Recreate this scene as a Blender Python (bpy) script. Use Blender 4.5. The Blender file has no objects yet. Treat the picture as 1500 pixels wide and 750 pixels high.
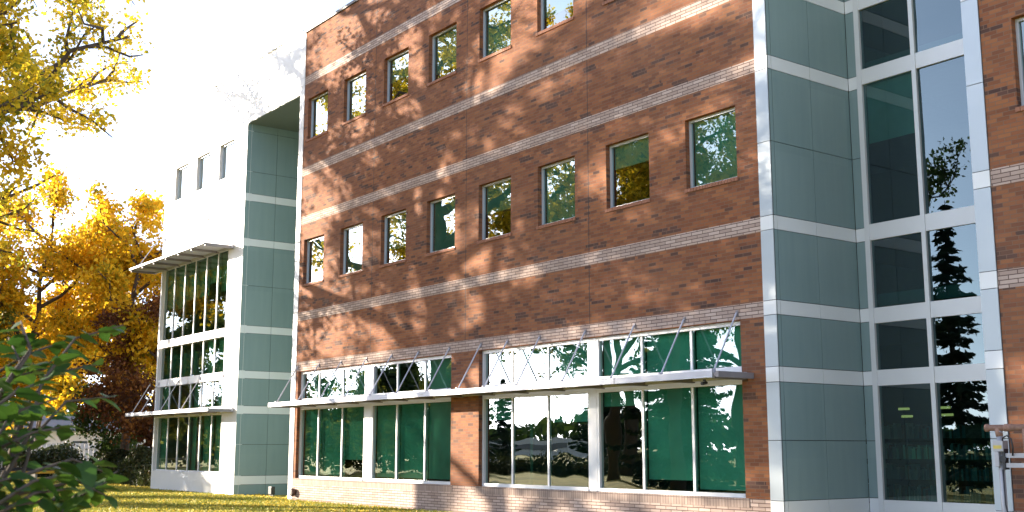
import bpy, bmesh, math, random
import numpy as np
from mathutils import Vector, Matrix

S = bpy.context.scene
COL = S.collection
R = math.radians
random.seed(4)

# ------------------------------------------------------------------ camera
cd = bpy.data.cameras.new('camera')
cam = bpy.data.objects.new('camera', cd)
COL.objects.link(cam)
cam.location = (33.547, -16.384, 1.6)
_pitch, _hd = R(9.562), R(36.883)
fwd = Vector((-math.cos(_hd) * math.cos(_pitch), math.sin(_hd) * math.cos(_pitch), math.sin(_pitch)))
cam.rotation_euler = fwd.to_track_quat('-Z', 'Y').to_euler()
cd.sensor_width = 36.0
cd.lens = 40.232
cd.clip_start = 0.05
cd.clip_end = 3000
cd.dof.use_dof = True
cd.dof.focus_distance = 27
cd.dof.aperture_fstop = 9
S.camera = cam

# ------------------------------------------------------------------ light
SUN = Vector((-0.8191, -0.5335, 0.2107)).normalized()
EXPOSURE = 1.92
w = bpy.data.worlds.new('World')
S.world = w
w.use_nodes = True
wn = w.node_tree
bgn = wn.nodes['Background']
sky = wn.nodes.new('ShaderNodeTexSky')
sky.sky_type = 'NISHITA'
sky.sun_disc = False
sky.sun_elevation = math.asin(SUN.z)
sky.sun_rotation = math.atan2(SUN.x, SUN.y)
sky.air_density = 1.0
sky.dust_density = 0.45
sky.ozone_density = 1.0
# thin bright cloud veil over the sky
tc = wn.nodes.new('ShaderNodeTexCoord')
mp = wn.nodes.new('ShaderNodeMapping')
mp.inputs['Scale'].default_value = (1.0, 1.0, 2.6)
cn = wn.nodes.new('ShaderNodeTexNoise')
cn.inputs['Scale'].default_value = 2.2
cn.inputs['Detail'].default_value = 7
cn.inputs['Roughness'].default_value = 0.6
cr_ = wn.nodes.new('ShaderNodeMapRange')
cr_.inputs[1].default_value, cr_.inputs[2].default_value = 0.34, 0.62
cs_ = wn.nodes.new('ShaderNodeMapRange')
cs_.inputs[3].default_value, cs_.inputs[4].default_value = 0.50, 0.28
cv_ = wn.nodes.new('ShaderNodeMapRange')
cv_.inputs[3].default_value, cv_.inputs[4].default_value = 1.14, 1.25
hs = wn.nodes.new('ShaderNodeHueSaturation')
wn.links.new(tc.outputs['Generated'], mp.inputs[0])
wn.links.new(mp.outputs[0], cn.inputs['Vector'])
wn.links.new(cn.outputs[0], cr_.inputs[0])
wn.links.new(cr_.outputs[0], cs_.inputs[0])
wn.links.new(cr_.outputs[0], cv_.inputs[0])
wn.links.new(cs_.outputs[0], hs.inputs['Saturation'])
wn.links.new(cv_.outputs[0], hs.inputs['Value'])
wn.links.new(sky.outputs[0], hs.inputs['Color'])
tint = wn.nodes.new('ShaderNodeMix')
tint.data_type, tint.blend_type = 'RGBA', 'MULTIPLY'
tint.inputs[0].default_value = 1.0
tint.inputs[7].default_value = (0.84, 0.95, 1.26, 1)
wn.links.new(hs.outputs[0], tint.inputs[6])
wn.links.new(tint.outputs[2], bgn.inputs[0])
bgn.inputs[1].default_value = 0.105
sd = bpy.data.lights.new('sun', 'SUN')
sd.energy = 5.0
sd.angle = R(0.53)
sd.color = (1.0, 0.87, 0.70)
sun = bpy.data.objects.new('sun', sd)
COL.objects.link(sun)
sun.rotation_euler = SUN.to_track_quat('Z', 'Y').to_euler()
vs = S.view_settings
vs.view_transform = 'Standard'
vs.look = 'None'
vs.exposure = EXPOSURE
vs.gamma = 1
vs.use_curve_mapping = False
S.cycles.max_bounces = 8
S.cycles.diffuse_bounces = 3
S.cycles.transparent_max_bounces = 16
S.cycles.caustics_reflective = False
S.cycles.caustics_refractive = False
S.cycles.use_denoising = True


# ------------------------------------------------------------------ node helpers
class NT:
    def __init__(s, name):
        s.m = bpy.data.materials.new(name)
        s.m.use_nodes = True
        s.t = s.m.node_tree
        s.t.nodes.clear()
        s.out = s.t.nodes.new('ShaderNodeOutputMaterial')

    def n(s, kind, ins=None, **props):
        nd = s.t.nodes.new('ShaderNode' + kind)
        for k, v in props.items():
            setattr(nd, k, v)
        for k, v in (ins or {}).items():
            s.set(nd.inputs[k], v)
        return nd

    def set(s, sock, v):
        if hasattr(v, 'links') or hasattr(v, 'is_output'):
            s.t.links.new(v, sock)
        elif hasattr(v, 'outputs'):
            s.t.links.new(v.outputs[0], sock)
        else:
            if sock.type == 'RGBA' and len(v) == 3:
                v = (*v, 1)
            sock.default_value = v

    def math(s, op, a, b=0.0, c=0.0):
        nd = s.n('Math', {0: a, 1: b, 2: c}, operation=op)
        return nd.outputs[0]

    def mix(s, f, a, b, bt='MIX'):
        nd = s.n('Mix', {0: f, 6: a, 7: b}, data_type='RGBA', blend_type=bt)
        return nd.outputs[2]

    def ramp(s, f, stops, interp='LINEAR'):
        nd = s.n('ValToRGB', {0: f})
        cr = nd.color_ramp
        cr.interpolation = interp
        while len(cr.elements) > 1:
            cr.elements.remove(cr.elements[-1])
        cr.elements[0].position = stops[0][0]
        cr.elements[0].color = (*stops[0][1], 1)
        for p, c in stops[1:]:
            e = cr.elements.new(p)
            e.color = (*c, 1)
        return nd.outputs[0]

    def pos(s):
        return s.n('NewGeometry').outputs['Position']

    def noise(s, scale, vec=None, detail=3.0, rough=0.55):
        nd = s.n('TexNoise', {'Scale': scale, 'Detail': detail, 'Roughness': rough})
        s.set(nd.inputs['Vector'], vec if vec is not None else s.pos())
        return nd

    def bsdf(s, col, rough=0.6, metal=0.0, spec=0.5, bump=None, bs=0.3, bd=0.01):
        b = s.n('BsdfPrincipled', {'Base Color': col, 'Roughness': rough, 'Metallic': metal, 'Specular IOR Level': spec})
        if bump is not None:
            bn = s.n('Bump', {'Height': bump, 'Strength': bs, 'Distance': bd})
            s.set(b.inputs['Normal'], bn)
        return b

    def done(s, sh):
        s.t.links.new(sh.outputs[0] if hasattr(sh, 'outputs') else sh, s.out.inputs['Surface'])
        return s.m


def simple(name, col, rough=0.6, metal=0.0, var=0.12, scale=6.0, spec=0.5, bs=0.0):
    t = NT(name)
    nz = t.noise(scale)
    c = t.mix(nz.outputs[0], [x * (1 - var) for x in col], [min(1, x * (1 + var)) for x in col])
    return t.done(t.bsdf(c, rough, metal, spec, nz.outputs[0] if bs else None, bs))


def brick(name, H, L, stops, mortar, mw, dark=0.0, streak=0.0, soldier=False):
    t = NT(name)
    sp = t.n('SeparateXYZ', {0: t.pos()})
    u, v = t.math('ADD', sp.outputs[0], sp.outputs[1]), sp.outputs[2]
    row = t.math('FLOOR', t.math('DIVIDE', v, H))
    off = t.math('MULTIPLY', t.math('MODULO', row, 2.0), 0.0 if soldier else 0.5)
    uu = t.math('ADD', t.math('DIVIDE', u, L), off)
    colm = t.math('FLOOR', uu)
    cell = t.n('CombineXYZ', {0: colm, 1: row}).outputs[0]
    wn1 = t.n('TexWhiteNoise', {'Vector': cell}, noise_dimensions='2D')
    c = t.ramp(wn1.outputs[0], stops)
    if dark:
        w2 = t.n('TexWhiteNoise', {'Vector': t.n('VectorMath', {0: cell, 1: (17.3, 5.1, 0)}, operation='ADD').outputs[0]}, noise_dimensions='2D')
        # pairs and triples of overburnt bricks lying side by side
        cell2 = t.n('CombineXYZ', {0: t.math('FLOOR', t.math('DIVIDE', t.math('ADD', uu, t.math('MULTIPLY', row, 0.7)), 2.0)), 1: t.math('FLOOR', t.math('DIVIDE', row, 1.6))}).outputs[0]
        w3 = t.n('TexWhiteNoise', {'Vector': cell2}, noise_dimensions='2D')
        patch = t.noise(0.55, detail=2.0).outputs[0]
        d1 = t.math('GREATER_THAN', w2.outputs[0], 1 - dark)
        d2 = t.math('GREATER_THAN', t.math('ADD', w3.outputs[0], t.math('MULTIPLY', t.math('SUBTRACT', patch, 0.5), 0.22)), 0.955)
        dk = t.math('MAXIMUM', t.math('MULTIPLY', d1, 0.75), t.math('MULTIPLY', d2, 0.85))
        dcol = t.ramp(wn1.outputs[0], [(0, (0.045, 0.030, 0.030)), (1, (0.095, 0.050, 0.042))])
        c = t.mix(dk, c, dcol)
    big = t.noise(0.35, detail=4.0).outputs[0]
    c = t.mix(t.n('MapRange', {0: big, 1: 0.35, 2: 0.7, 3: 0.0, 4: 0.40}).outputs[0], c, t.mix(0.5, c, (0.20, 0.14, 0.11)))
    run = t.noise(1.0, t.n('CombineXYZ', {0: t.math('MULTIPLY', u, 3.2), 1: t.math('MULTIPLY', v, 0.22)}).outputs[0], 4.0).outputs[0]
    c = t.mix(t.n('MapRange', {0: run, 1: 0.54, 2: 0.74, 3: 0.0, 4: 0.22}).outputs[0], c, t.mix(0.55, c, (0.05, 0.035, 0.03)))
    fine = t.noise(60.0, detail=2.0).outputs[0]
    c = t.mix(t.math('MULTIPLY', fine, 0.3), c, t.mix(0.5, c, (0.04, 0.03, 0.025)))
    fu = t.math('FRACT', uu)
    fv = t.math('FRACT', t.math('DIVIDE', v, H))
    mu = t.math('LESS_THAN', t.math('MINIMUM', fu, t.math('SUBTRACT', 1.0, fu)), mw / L * 0.5)
    mv = t.math('LESS_THAN', t.math('MINIMUM', fv, t.math('SUBTRACT', 1.0, fv)), mw / H * 0.5)
    mm = t.math('MAXIMUM', mu, mv)
    c = t.mix(mm, c, mortar)
    hgt = t.math('ADD', t.math('MULTIPLY', t.math('SUBTRACT', 1.0, mm), 0.8), t.math('MULTIPLY', fine, 0.3))
    return t.done(t.bsdf(c, 0.85, 0, 0.25, hgt, 0.55, 0.008))


def leafmat(name, stops, scale=0.5, trans=0.4, rw=0.55):
    t = NT(name)
    at = t.n('Attribute', attribute_name='rnd')
    nz = t.noise(scale, detail=2.0).outputs[0]
    nn = t.n('MapRange', {0: nz, 1: 0.3, 2: 0.7}).outputs[0]
    f = t.math('ADD', t.math('MULTIPLY', at.outputs['Fac'], rw), t.math('MULTIPLY', nn, 1 - rw))
    c = t.ramp(f, stops)
    d = t.bsdf(c, 0.55, 0, 0.3)
    tr = t.n('BsdfTranslucent', {'Color': c})
    mx = t.n('MixShader', {0: trans, 1: d.outputs[0], 2: tr.outputs[0]})
    return t.done(mx)


def glassmat(name, tint, refl=3.0, bump=0.05, gcol=(0.93, 1.0, 0.97)):
    t = NT(name)
    nz = t.noise(0.9, detail=1.0).outputs[0]
    bn = t.n('Bump', {'Height': nz, 'Strength': bump, 'Distance': 0.05})
    fr = t.n('Fresnel', {'IOR': 1.5})
    f = t.math('MINIMUM', t.math('ADD', t.math('MULTIPLY', fr.outputs[0], refl), 0.03), 0.95)
    g = t.n('BsdfGlossy', {'Color': gcol, 'Roughness': 0.0, 'Normal': bn.outputs[0]})
    tr = t.n('BsdfTransparent', {'Color': tint})
    mx = t.n('MixShader', {0: f, 1: tr.outputs[0], 2: g.outputs[0]})
    return t.done(mx)


M = {}
M['brick'] = brick('red_brick', 0.0675, 0.215, [(0, (0.185, 0.065, 0.031)), (0.3, (0.26, 0.096, 0.040)), (0.55, (0.345, 0.134, 0.053)), (0.8, (0.29, 0.104, 0.044)), (1, (0.22, 0.076, 0.036))], (0.19, 0.115, 0.078), 0.011, dark=0.05)
M['stone'] = brick('pale_brick', 0.0690, 0.30, [(0, (0.43, 0.315, 0.265)), (0.5, (0.54, 0.41, 0.345)), (1, (0.63, 0.49, 0.42))], (0.13, 0.085, 0.07), 0.014)
M['soldier'] = brick('pale_soldier_brick', 0.168, 0.075, [(0, (0.36, 0.27, 0.23)), (1, (0.48, 0.37, 0.31))], (0.16, 0.115, 0.095), 0.011, soldier=True)
M['sillbrick'] = simple('sill_brick', (0.30, 0.13, 0.075), 0.85, var=0.3, scale=14)
_t = NT('grey_green_panel')
_sp = _t.n('SeparateXYZ', {0: _t.pos()})
_st = _t.noise(1.0, _t.n('CombineXYZ', {0: _t.math('MULTIPLY', _t.math('ADD', _sp.outputs[0], _sp.outputs[1]), 7.0), 1: _t.math('MULTIPLY', _sp.outputs[2], .5)}).outputs[0], 4.0).outputs[0]
_bl = _t.noise(0.8, detail=3).outputs[0]
_pc = _t.n('TexWhiteNoise', {'Vector': _t.n('VectorMath', {0: _t.n('CombineXYZ', {0: _t.math('FLOOR', _t.math('MULTIPLY', _sp.outputs[1], .86)), 1: _t.math('FLOOR', _t.math('MULTIPLY', _sp.outputs[2], .70))}).outputs[0], 1: (3, 7, 1)}, operation='ADD').outputs[0]}, noise_dimensions='3D').outputs[0]
_f = _t.math('ADD', _t.math('ADD', _t.math('MULTIPLY', _st, .5), _t.math('MULTIPLY', _bl, .4)), _t.math('MULTIPLY', _pc, .18))
_gr = _t.noise(220.0, detail=1).outputs[0]
M['panel'] = _t.done(_t.bsdf(_t.mix(_f, (0.17, 0.252, 0.255), (0.275, 0.36, 0.355)), _t.n('MapRange', {0: _bl, 3: .34, 4: .52}).outputs[0], 0, .5, _t.math('ADD', _bl, _t.math('MULTIPLY', _gr, .06)), .25, .02))
M['panel_front'] = simple('silver_panel', (0.43, 0.475, 0.50), 0.38, 0.25, 0.05, 2.0)
M['lightband'] = simple('pale_panel', (0.76, 0.77, 0.77), 0.42, 0.0, 0.04, 2.0)
M['joint'] = simple('joint_black', (0.025, 0.028, 0.03), 0.7)
M['white'] = simple('white_panel', (0.78, 0.775, 0.76), 0.45, 0.0, 0.03, 1.2)
M['frame'] = simple('white_aluminium', (0.72, 0.72, 0.72), 0.4, 0.1, 0.04, 3)
M['wframe'] = simple('window_aluminium', (0.55, 0.58, 0.62), 0.35, 0.3, 0.04, 3)
M['cap'] = simple('dark_flashing', (0.10, 0.09, 0.085), 0.45, 0.4)
M['soffit'] = simple('grey_soffit', (0.17, 0.20, 0.185), 0.6, 0, 0.06)
M['canopy'] = simple('canopy_aluminium', (0.52, 0.52, 0.56), 0.4, 0.2, 0.08)
M['canopy_plate'] = simple('canopy_plate', (0.50, 0.50, 0.58), 0.45, 0.1, 0.05)
M['canopy_dark'] = simple('canopy_bracket', (0.23, 0.21, 0.22), 0.5, 0.2)
M['rod'] = simple('steel_rod', (0.50, 0.50, 0.54), 0.35, 0.5)
M['glass'] = glassmat('green_glass', (0.30, 0.72, 0.58), 2.6, 0.10)
M['glass_up'] = glassmat('window_glass', (0.26, 0.62, 0.54), 3.2, 0.06)
M['glass_stair'] = glassmat('stair_glass', (0.16, 0.38, 0.36), 2.1, 0.05, (0.80, 0.98, 1.0))
M['glass_wing'] = glassmat('wing_glass', (0.26, 0.60, 0.46), 1.5)
M['blind'] = simple('blind_cloth', (0.60, 0.66, 0.58), 0.9, 0, 0.5, 0.9)
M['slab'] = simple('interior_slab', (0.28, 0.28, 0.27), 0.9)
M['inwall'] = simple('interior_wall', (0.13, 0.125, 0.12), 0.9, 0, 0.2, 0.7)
M['book'] = simple('shelf_wood', (0.12, 0.08, 0.05), 0.7, 0, 0.5, 9)
M['rust'] = simple('rusty_iron', (0.30, 0.17, 0.12), 0.85, 0.0, 0.5, 22, bs=0.4)
M['galv'] = simple('galvanised', (0.42, 0.41, 0.42), 0.5, 0.4, 0.15, 12)
M['black'] = simple('black_plastic', (0.02, 0.02, 0.022), 0.45)
M['brown'] = simple('brown_metal', (0.07, 0.04, 0.03), 0.5)
M['lens'] = simple('lamp_lens', (0.25, 0.25, 0.26), 0.15)
M['yellow_tape'] = simple('yellow_label', (0.62, 0.48, 0.10), 0.6)
M['bark'] = simple('grey_brown_bark', (0.085, 0.062, 0.047), 0.95, 0, 0.45, 5, bs=0.8)
M['bark_pale'] = simple('pale_bark', (0.20, 0.17, 0.135), 0.95, 0, 0.4, 4, bs=0.8)
M['twig'] = simple('twig_bark', (0.07, 0.05, 0.034), 0.9, 0, 0.3, 20)
Y0, Y1, Y2 = (0.62, 0.36, 0.020), (0.70, 0.47, 0.045), (0.36, 0.33, 0.03)
M['leaf_yellow'] = leafmat('yellow_leaves', [(0.0, (0.10, 0.15, 0.02)), (0.25, (0.32, 0.31, 0.025)), (0.40, (0.68, 0.49, 0.025)), (0.75, (0.84, 0.62, 0.045)), (1, (0.78, 0.48, 0.03))], 0.45, 0.55)
M['leaf_olive'] = leafmat('olive_leaves', [(0.0, (0.05, 0.08, 0.018)), (0.5, (0.14, 0.16, 0.025)), (0.8, (0.34, 0.29, 0.03)), (1, Y0)], 0.4)
M['leaf_orange'] = leafmat('orange_leaves', [(0.0, (0.16, 0.20, 0.02)), (0.26, (0.48, 0.36, 0.02)), (0.5, (0.84, 0.50, 0.02)), (0.8, (0.90, 0.62, 0.04)), (1, (0.80, 0.42, 0.03))], 0.4, 0.62)
M['leaf_rust'] = leafmat('rust_leaves', [(0.0, (0.055, 0.022, 0.014)), (0.5, (0.13, 0.045, 0.016)), (0.8, (0.25, 0.095, 0.02)), (1, (0.42, 0.19, 0.03))], 0.45)
M['leaf_green'] = leafmat('green_leaves', [(0.0, (0.025, 0.05, 0.012)), (0.6, (0.05, 0.09, 0.02)), (1, (0.11, 0.13, 0.025))], 0.5)
M['leaf_hedge'] = leafmat('hedge_leaves', [(0.0, (0.025, 0.04, 0.012)), (0.7, (0.055, 0.065, 0.02)), (1, (0.14, 0.09, 0.03))], 1.2, 0.25)
M['needle'] = leafmat('spruce_needles', [(0.0, (0.016, 0.035, 0.018)), (1, (0.04, 0.075, 0.04))], 0.8, 0.15)
M['leaf_near'] = leafmat('elm_leaves', [(0.0, (0.022, 0.06, 0.010)), (0.55, (0.042, 0.098, 0.014)), (0.85, (0.075, 0.145, 0.018)), (1, (0.13, 0.20, 0.02))], 6.0, 0.4)
M['litter'] = leafmat('litter_leaves', [(0.0, (0.42, 0.26, 0.05)), (0.35, (0.70, 0.52, 0.07)), (1, (0.80, 0.66, 0.16))], 3.0, 0.3)
M['blade'] = leafmat('grass_blades', [(0.0, (0.11, 0.15, 0.025)), (0.5, (0.28, 0.30, 0.05)), (1, (0.56, 0.48, 0.10))], 1.0, 0.35)
M['fence_wood'] = simple('pale_fence', (0.55, 0.50, 0.46), 0.8, 0, 0.15, 5)
M['house'] = simple('pale_render', (0.70, 0.68, 0.66), 0.8, 0, 0.05, 1)
M['roofing'] = simple('grey_roofing', (0.22, 0.21, 0.21), 0.9)
M['darkwin'] = simple('dark_pane', (0.05, 0.06, 0.07), 0.1)
M['yellow_paint'] = simple('yellow_board', (0.62, 0.36, 0.02), 0.6)
M['dark_wood'] = simple('dark_board', (0.03, 0.028, 0.03), 0.7)
M['blue_box'] = simple('blue_grey_box', (0.33, 0.38, 0.50), 0.6, 0, 0.25, 14)
M['concrete'] = simple('concrete', (0.36, 0.34, 0.32), 0.9)
M['hill'] = simple('hillside', (0.09, 0.085, 0.05), 1.0, 0, 0.4, 0.03)
_t = NT('ceiling_lamp')
M['lamp'] = _t.done(_t.n('Emission', {'Color': (1.0, 0.66, 0.22), 'Strength': 0.30}))
_t = NT('lawn')
_n1 = _t.noise(0.35, detail=4).outputs[0]
_n2 = _t.noise(7.0, detail=5, rough=0.7).outputs[0]
_n3 = _t.noise(45.0, detail=3, rough=0.7).outputs[0]
_g = _t.mix(_n3, (0.07, 0.10, 0.02), (0.20, 0.23, 0.05))
_l = _t.mix(_n3, (0.40, 0.31, 0.06), (0.74, 0.60, 0.16))
_f = _t.n('MapRange', {0: _t.math('ADD', _t.math('MULTIPLY', _n1, 0.7), _t.math('MULTIPLY', _n2, 0.7)), 1: 0.50, 2: 0.76}).outputs[0]
M['lawn'] = _t.done(_t.bsdf(_t.mix(_f, _g, _l), 0.95, 0, 0.2, _n3, 0.8, 0.03))


# ------------------------------------------------------------------ mesh helpers
class MB:
    def __init__(s):
        s.v, s.f, s.mi = [], [], []

    def quad(s, a, b, c, d, m=0):
        i = len(s.v)
        s.v += [a, b, c, d]
        s.f.append((i, i + 1, i + 2, i + 3))
        s.mi.append(m)

    def box(s, x0, x1, y0, y1, z0, z1, m=0):
        i = len(s.v)
        s.v += [(x0, y0, z0), (x1, y0, z0), (x1, y1, z0), (x0, y1, z0), (x0, y0, z1), (x1, y0, z1), (x1, y1, z1), (x0, y1, z1)]
        for q in ((0, 3, 2, 1), (4, 5, 6, 7), (0, 1, 5, 4), (1, 2, 6, 5), (2, 3, 7, 6), (3, 0, 4, 7)):
            s.f.append(tuple(i + k for k in q))
            s.mi.append(m)
        return s

    def tube(s, pts, rad, n=8, m=0, cap=True):
        pts = [Vector(p) for p in pts]
        if not hasattr(rad, '__len__'):
            rad = [rad] * len(pts)
        base = len(s.v)
        up = None
        for k, p in enumerate(pts):
            d = (pts[min(k + 1, len(pts) - 1)] - pts[max(k - 1, 0)]).normalized()
            if up is None:
                up = d.orthogonal().normalized()
            up = (up - d * up.dot(d)).normalized()
            sd_ = d.cross(up)
            for j in range(n):
                a = 2 * math.pi * j / n
                s.v.append(tuple(p + (up * math.cos(a) + sd_ * math.sin(a)) * rad[k]))
        for k in range(len(pts) - 1):
            for j in range(n):
                a, b = base + k * n + j, base + k * n + (j + 1) % n
                s.f.append((a, b, b + n, a + n))
                s.mi.append(m)
        if cap:
            s.f.append(tuple(base + j for j in range(n))[::-1])
            s.mi.append(m)
            e = base + (len(pts) - 1) * n
            s.f.append(tuple(e + j for j in range(n)))
            s.mi.append(m)
        return s

    def build(s, name, mats, parent=None, loc=(0, 0, 0), bevel=0, smooth=False):
        me = bpy.data.meshes.new(name)
        me.from_pydata(s.v, [], s.f)
        if not isinstance(mats, (list, tuple)):
            mats = [mats]
        for m in mats:
            me.materials.append(M[m] if isinstance(m, str) else m)
        me.polygons.foreach_set('material_index', s.mi)
        if smooth:
            me.polygons.foreach_set('use_smooth', [True] * len(me.polygons))
        me.update()
        o = bpy.data.objects.new(name, me)
        COL.objects.link(o)
        o.location = loc
        if parent:
            o.parent = parent
        if bevel:
            b = o.modifiers.new('bevel', 'BEVEL')
            b.width = bevel
            b.segments = 2
            b.limit_method = 'ANGLE'
        return o


def tag(o, label=None, cat=None, group=None, kind=None):
    if label: o['label'] = label
    if cat: o['category'] = cat
    if group: o['group'] = group
    if kind: o['kind'] = kind
    return o


def empty(name, loc, label, cat, group=None):
    o = bpy.data.objects.new(name, None)
    COL.objects.link(o)
    o.location = loc
    o.empty_display_size = 0.2
    return tag(o, label, cat, group)


def child(src, parent, name=None, loc=None):
    c = src.copy()
    COL.objects.link(c)
    c.parent = parent
    if loc is not None: c.location = loc
    return c


# ------------------------------------------------------------------ ground
gm = MB()
gm.quad((-900, -900, 0), (900, -900, 0), (900, 900, 0), (-900, 900, 0))
tag(gm.build('lawn', 'lawn'), kind='structure')

# ------------------------------------------------------------------ the building
B = empty('office_building', (0, 0, 0), 'three storey red brick office building with white glazed wing and recessed glass stair', 'building')
ZB = [(4.015, 4.30), (5.617, 5.893), (8.734, 9.006), (10.36, 10.64), (13.46, 13.74)]   # pale bands
TOP = 15.28


def wall(x0, x1, z0, z1, opens, depth, y=0.0):
    """front sheet with openings and their reveals"""
    mb = MB()
    xs = sorted({x0, x1, *[o[0] for o in opens], *[o[1] for o in opens]})
    zs = sorted({z0, z1, *[o[2] for o in opens], *[o[3] for o in opens]})
    for i in range(len(xs) - 1):
        for k in range(len(zs) - 1):
            cx, cz = (xs[i] + xs[i + 1]) / 2, (zs[k] + zs[k + 1]) / 2
            if any(o[0] < cx < o[1] and o[2] < cz < o[3] for o in opens):
                continue
            a, b, c, d = xs[i], xs[i + 1], zs[k], zs[k + 1]
            mb.quad((a, y, c), (b, y, c), (b, y, d), (a, y, d))
            mb.quad((b, y + depth, c), (a, y + depth, c), (a, y + depth, d), (b, y + depth, d))
    for (a, b, c, d) in opens + [(x0, x1, z0, z1)]:
        e = y + depth
        mb.quad((a, y, c), (a, y, d), (a, e, d), (a, e, c))
        mb.quad((b, y, d), (b, y, c), (b, e, c), (b, e, d))
        mb.quad((a, y, d), (b, y, d), (b, e, d), (a, e, d))
        mb.quad((b, y, c), (a, y, c), (a, e, c), (b, e, c))
    return mb


WX0, WS, WW = 0.577, 2.431, 1.359
R2, R3 = (6.77, 8.212), (11.54, 12.93)
opens = []
for i in range(8):
    for zz in (R2, R3):
        opens.append((WX0 + WS * i, WX0 + WS * i + WW, *zz))
OA, OB = (0.45, 9.12, 0.70, 4.00), (10.35, 18.90, 0.70, 4.00)
bo = wall(0.31, 19.49, 0.70, TOP, opens + [OA, OB], 0.30).build('brick_wall', 'brick', B)
tag(bo, label='long main brick wall with two rows of square windows')
for (a, b) in ZB:
    MB().box(0.315, 19.485, -0.004, 0.05, a, b).build('stone_band', 'stone', B)
bc = MB()
bc.box(0.31, 19.49, -0.012, 0.28, -0.2, 0.528)
bc.build('base_course', 'stone', B)
sc_ = MB()
for (a, b) in ((OA[0] - .1, OA[1] + .1), (OB[0] - .1, OB[1] + .1)):
    sc_.box(a, b, -0.018, 0.28, 0.531, 0.699)
sc_.build('soldier_course', 'soldier', B)
for (a, b) in ((0.31, OA[0] - .102), (OA[1] + .102, OB[0] - .102), (OB[1] + .102, 19.49)):
    fill = MB()
    fill.box(a, b, -0.004, 0.28, 0.53, 0.698)
    fill.build('base_course', 'stone', B)
MB().box(0.0, 19.8, -0.05, 0.36, TOP + .002, TOP + 0.09).build('parapet_cap', 'cap', B)
for x in (4.96, 9.74, 14.56):
    j = MB()
    j.box(x - 0.008, x + 0.008, -0.003, 0.02, 4.302, TOP - .01)
    j.build('control_joint', 'joint', B)

# right hand brick section
opr = [(24.65 + WS * i, 24.65 + WS * i + WW, *zz) for i in range(3) for zz in (R2, R3)]
tag(wall(24.13, 34, 0.70, TOP, opr, 0.30).build('brick_wall', 'brick', B), label='brick wall right of the glass recess')
for (a, b) in ZB:
    MB().box(24.135, 33.995, -0.004, 0.05, a, b).build('stone_band', 'stone', B)
MB().box(24.13, 34, -0.012, 0.28, -0.2, 0.698).build('base_course', 'stone', B)
MB().box(23.8, 34.05, -0.05, 0.36, TOP + .002, TOP + 0.09).build('parapet_cap', 'cap', B)

# punched windows -------------------------------------------------------------
FH = R2[1] - R2[0]


def make_window(h):
    f = MB()
    y0, y1, t = 0.115, 0.185, 0.05
    f.box(0, t, y0, y1, 0, h).box(WW - t, WW, y0, y1, 0, h).box(t, WW - t, y0, y1, 0, t).box(t, WW - t, y0, y1, h - t, h)
    o = f.build('window', 'wframe', B)
    p = MB()
    p.quad((t, 0.15, t), (WW - t, 0.15, t), (WW - t, 0.15, h - t), (t, 0.15, h - t))
    p.build('pane', 'glass_up', o)
    s = MB()
    n = 17
    for k in range(n):
        a = -0.03 + k * (WW + .06) / n
        s.box(a + .004, a + (WW + .06) / n - .004, -0.03, 0.113, -0.075, -0.002)
    s.build('sill', 'sillbrick', o)
    return o


def add_blind(o, h, frac, y=0.22, x0=0.05, x1=WW - 0.05):
    b = MB()
    zt = h - 0.03
    zb = zt - (h - 0.08) * frac
    b.box(x0, x1, y, y + 0.012, zb, zt)
    b.box(x0, x1, y - 0.006, y + 0.016, zb - 0.03, zb)
    b.build('blind', 'blind', o)


protos = {}
bl2 = [0.8, 1, 0.7, 1, 0.5, 1, 0.35, 1]
bl3 = [0.9, 1, 0.5, 0.8, 1, 0.7, 0.9, 1]
for (zz, bl) in ((R2, bl2), (R3, bl3)):
    h = zz[1] - zz[0]
    po = make_window(h)
    kids = list(po.children)
    xs = [WX0 + WS * i for i in range(8)] + [24.65 + WS * i for i in range(3)]
    for i, x in enumerate(xs):
        if i == 0:
            o = po
        else:
            o = po.copy()
            COL.objects.link(o)
            for c in kids: child(c, o)
        o.location = (x, 0, zz[0])
        o.parent = B
        f = (bl + [0.5, 0, 1])[i]
        if f: add_blind(o, h, f)

# ground floor glazed openings ------------------------------------------------
Y_G = 0.16


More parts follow.
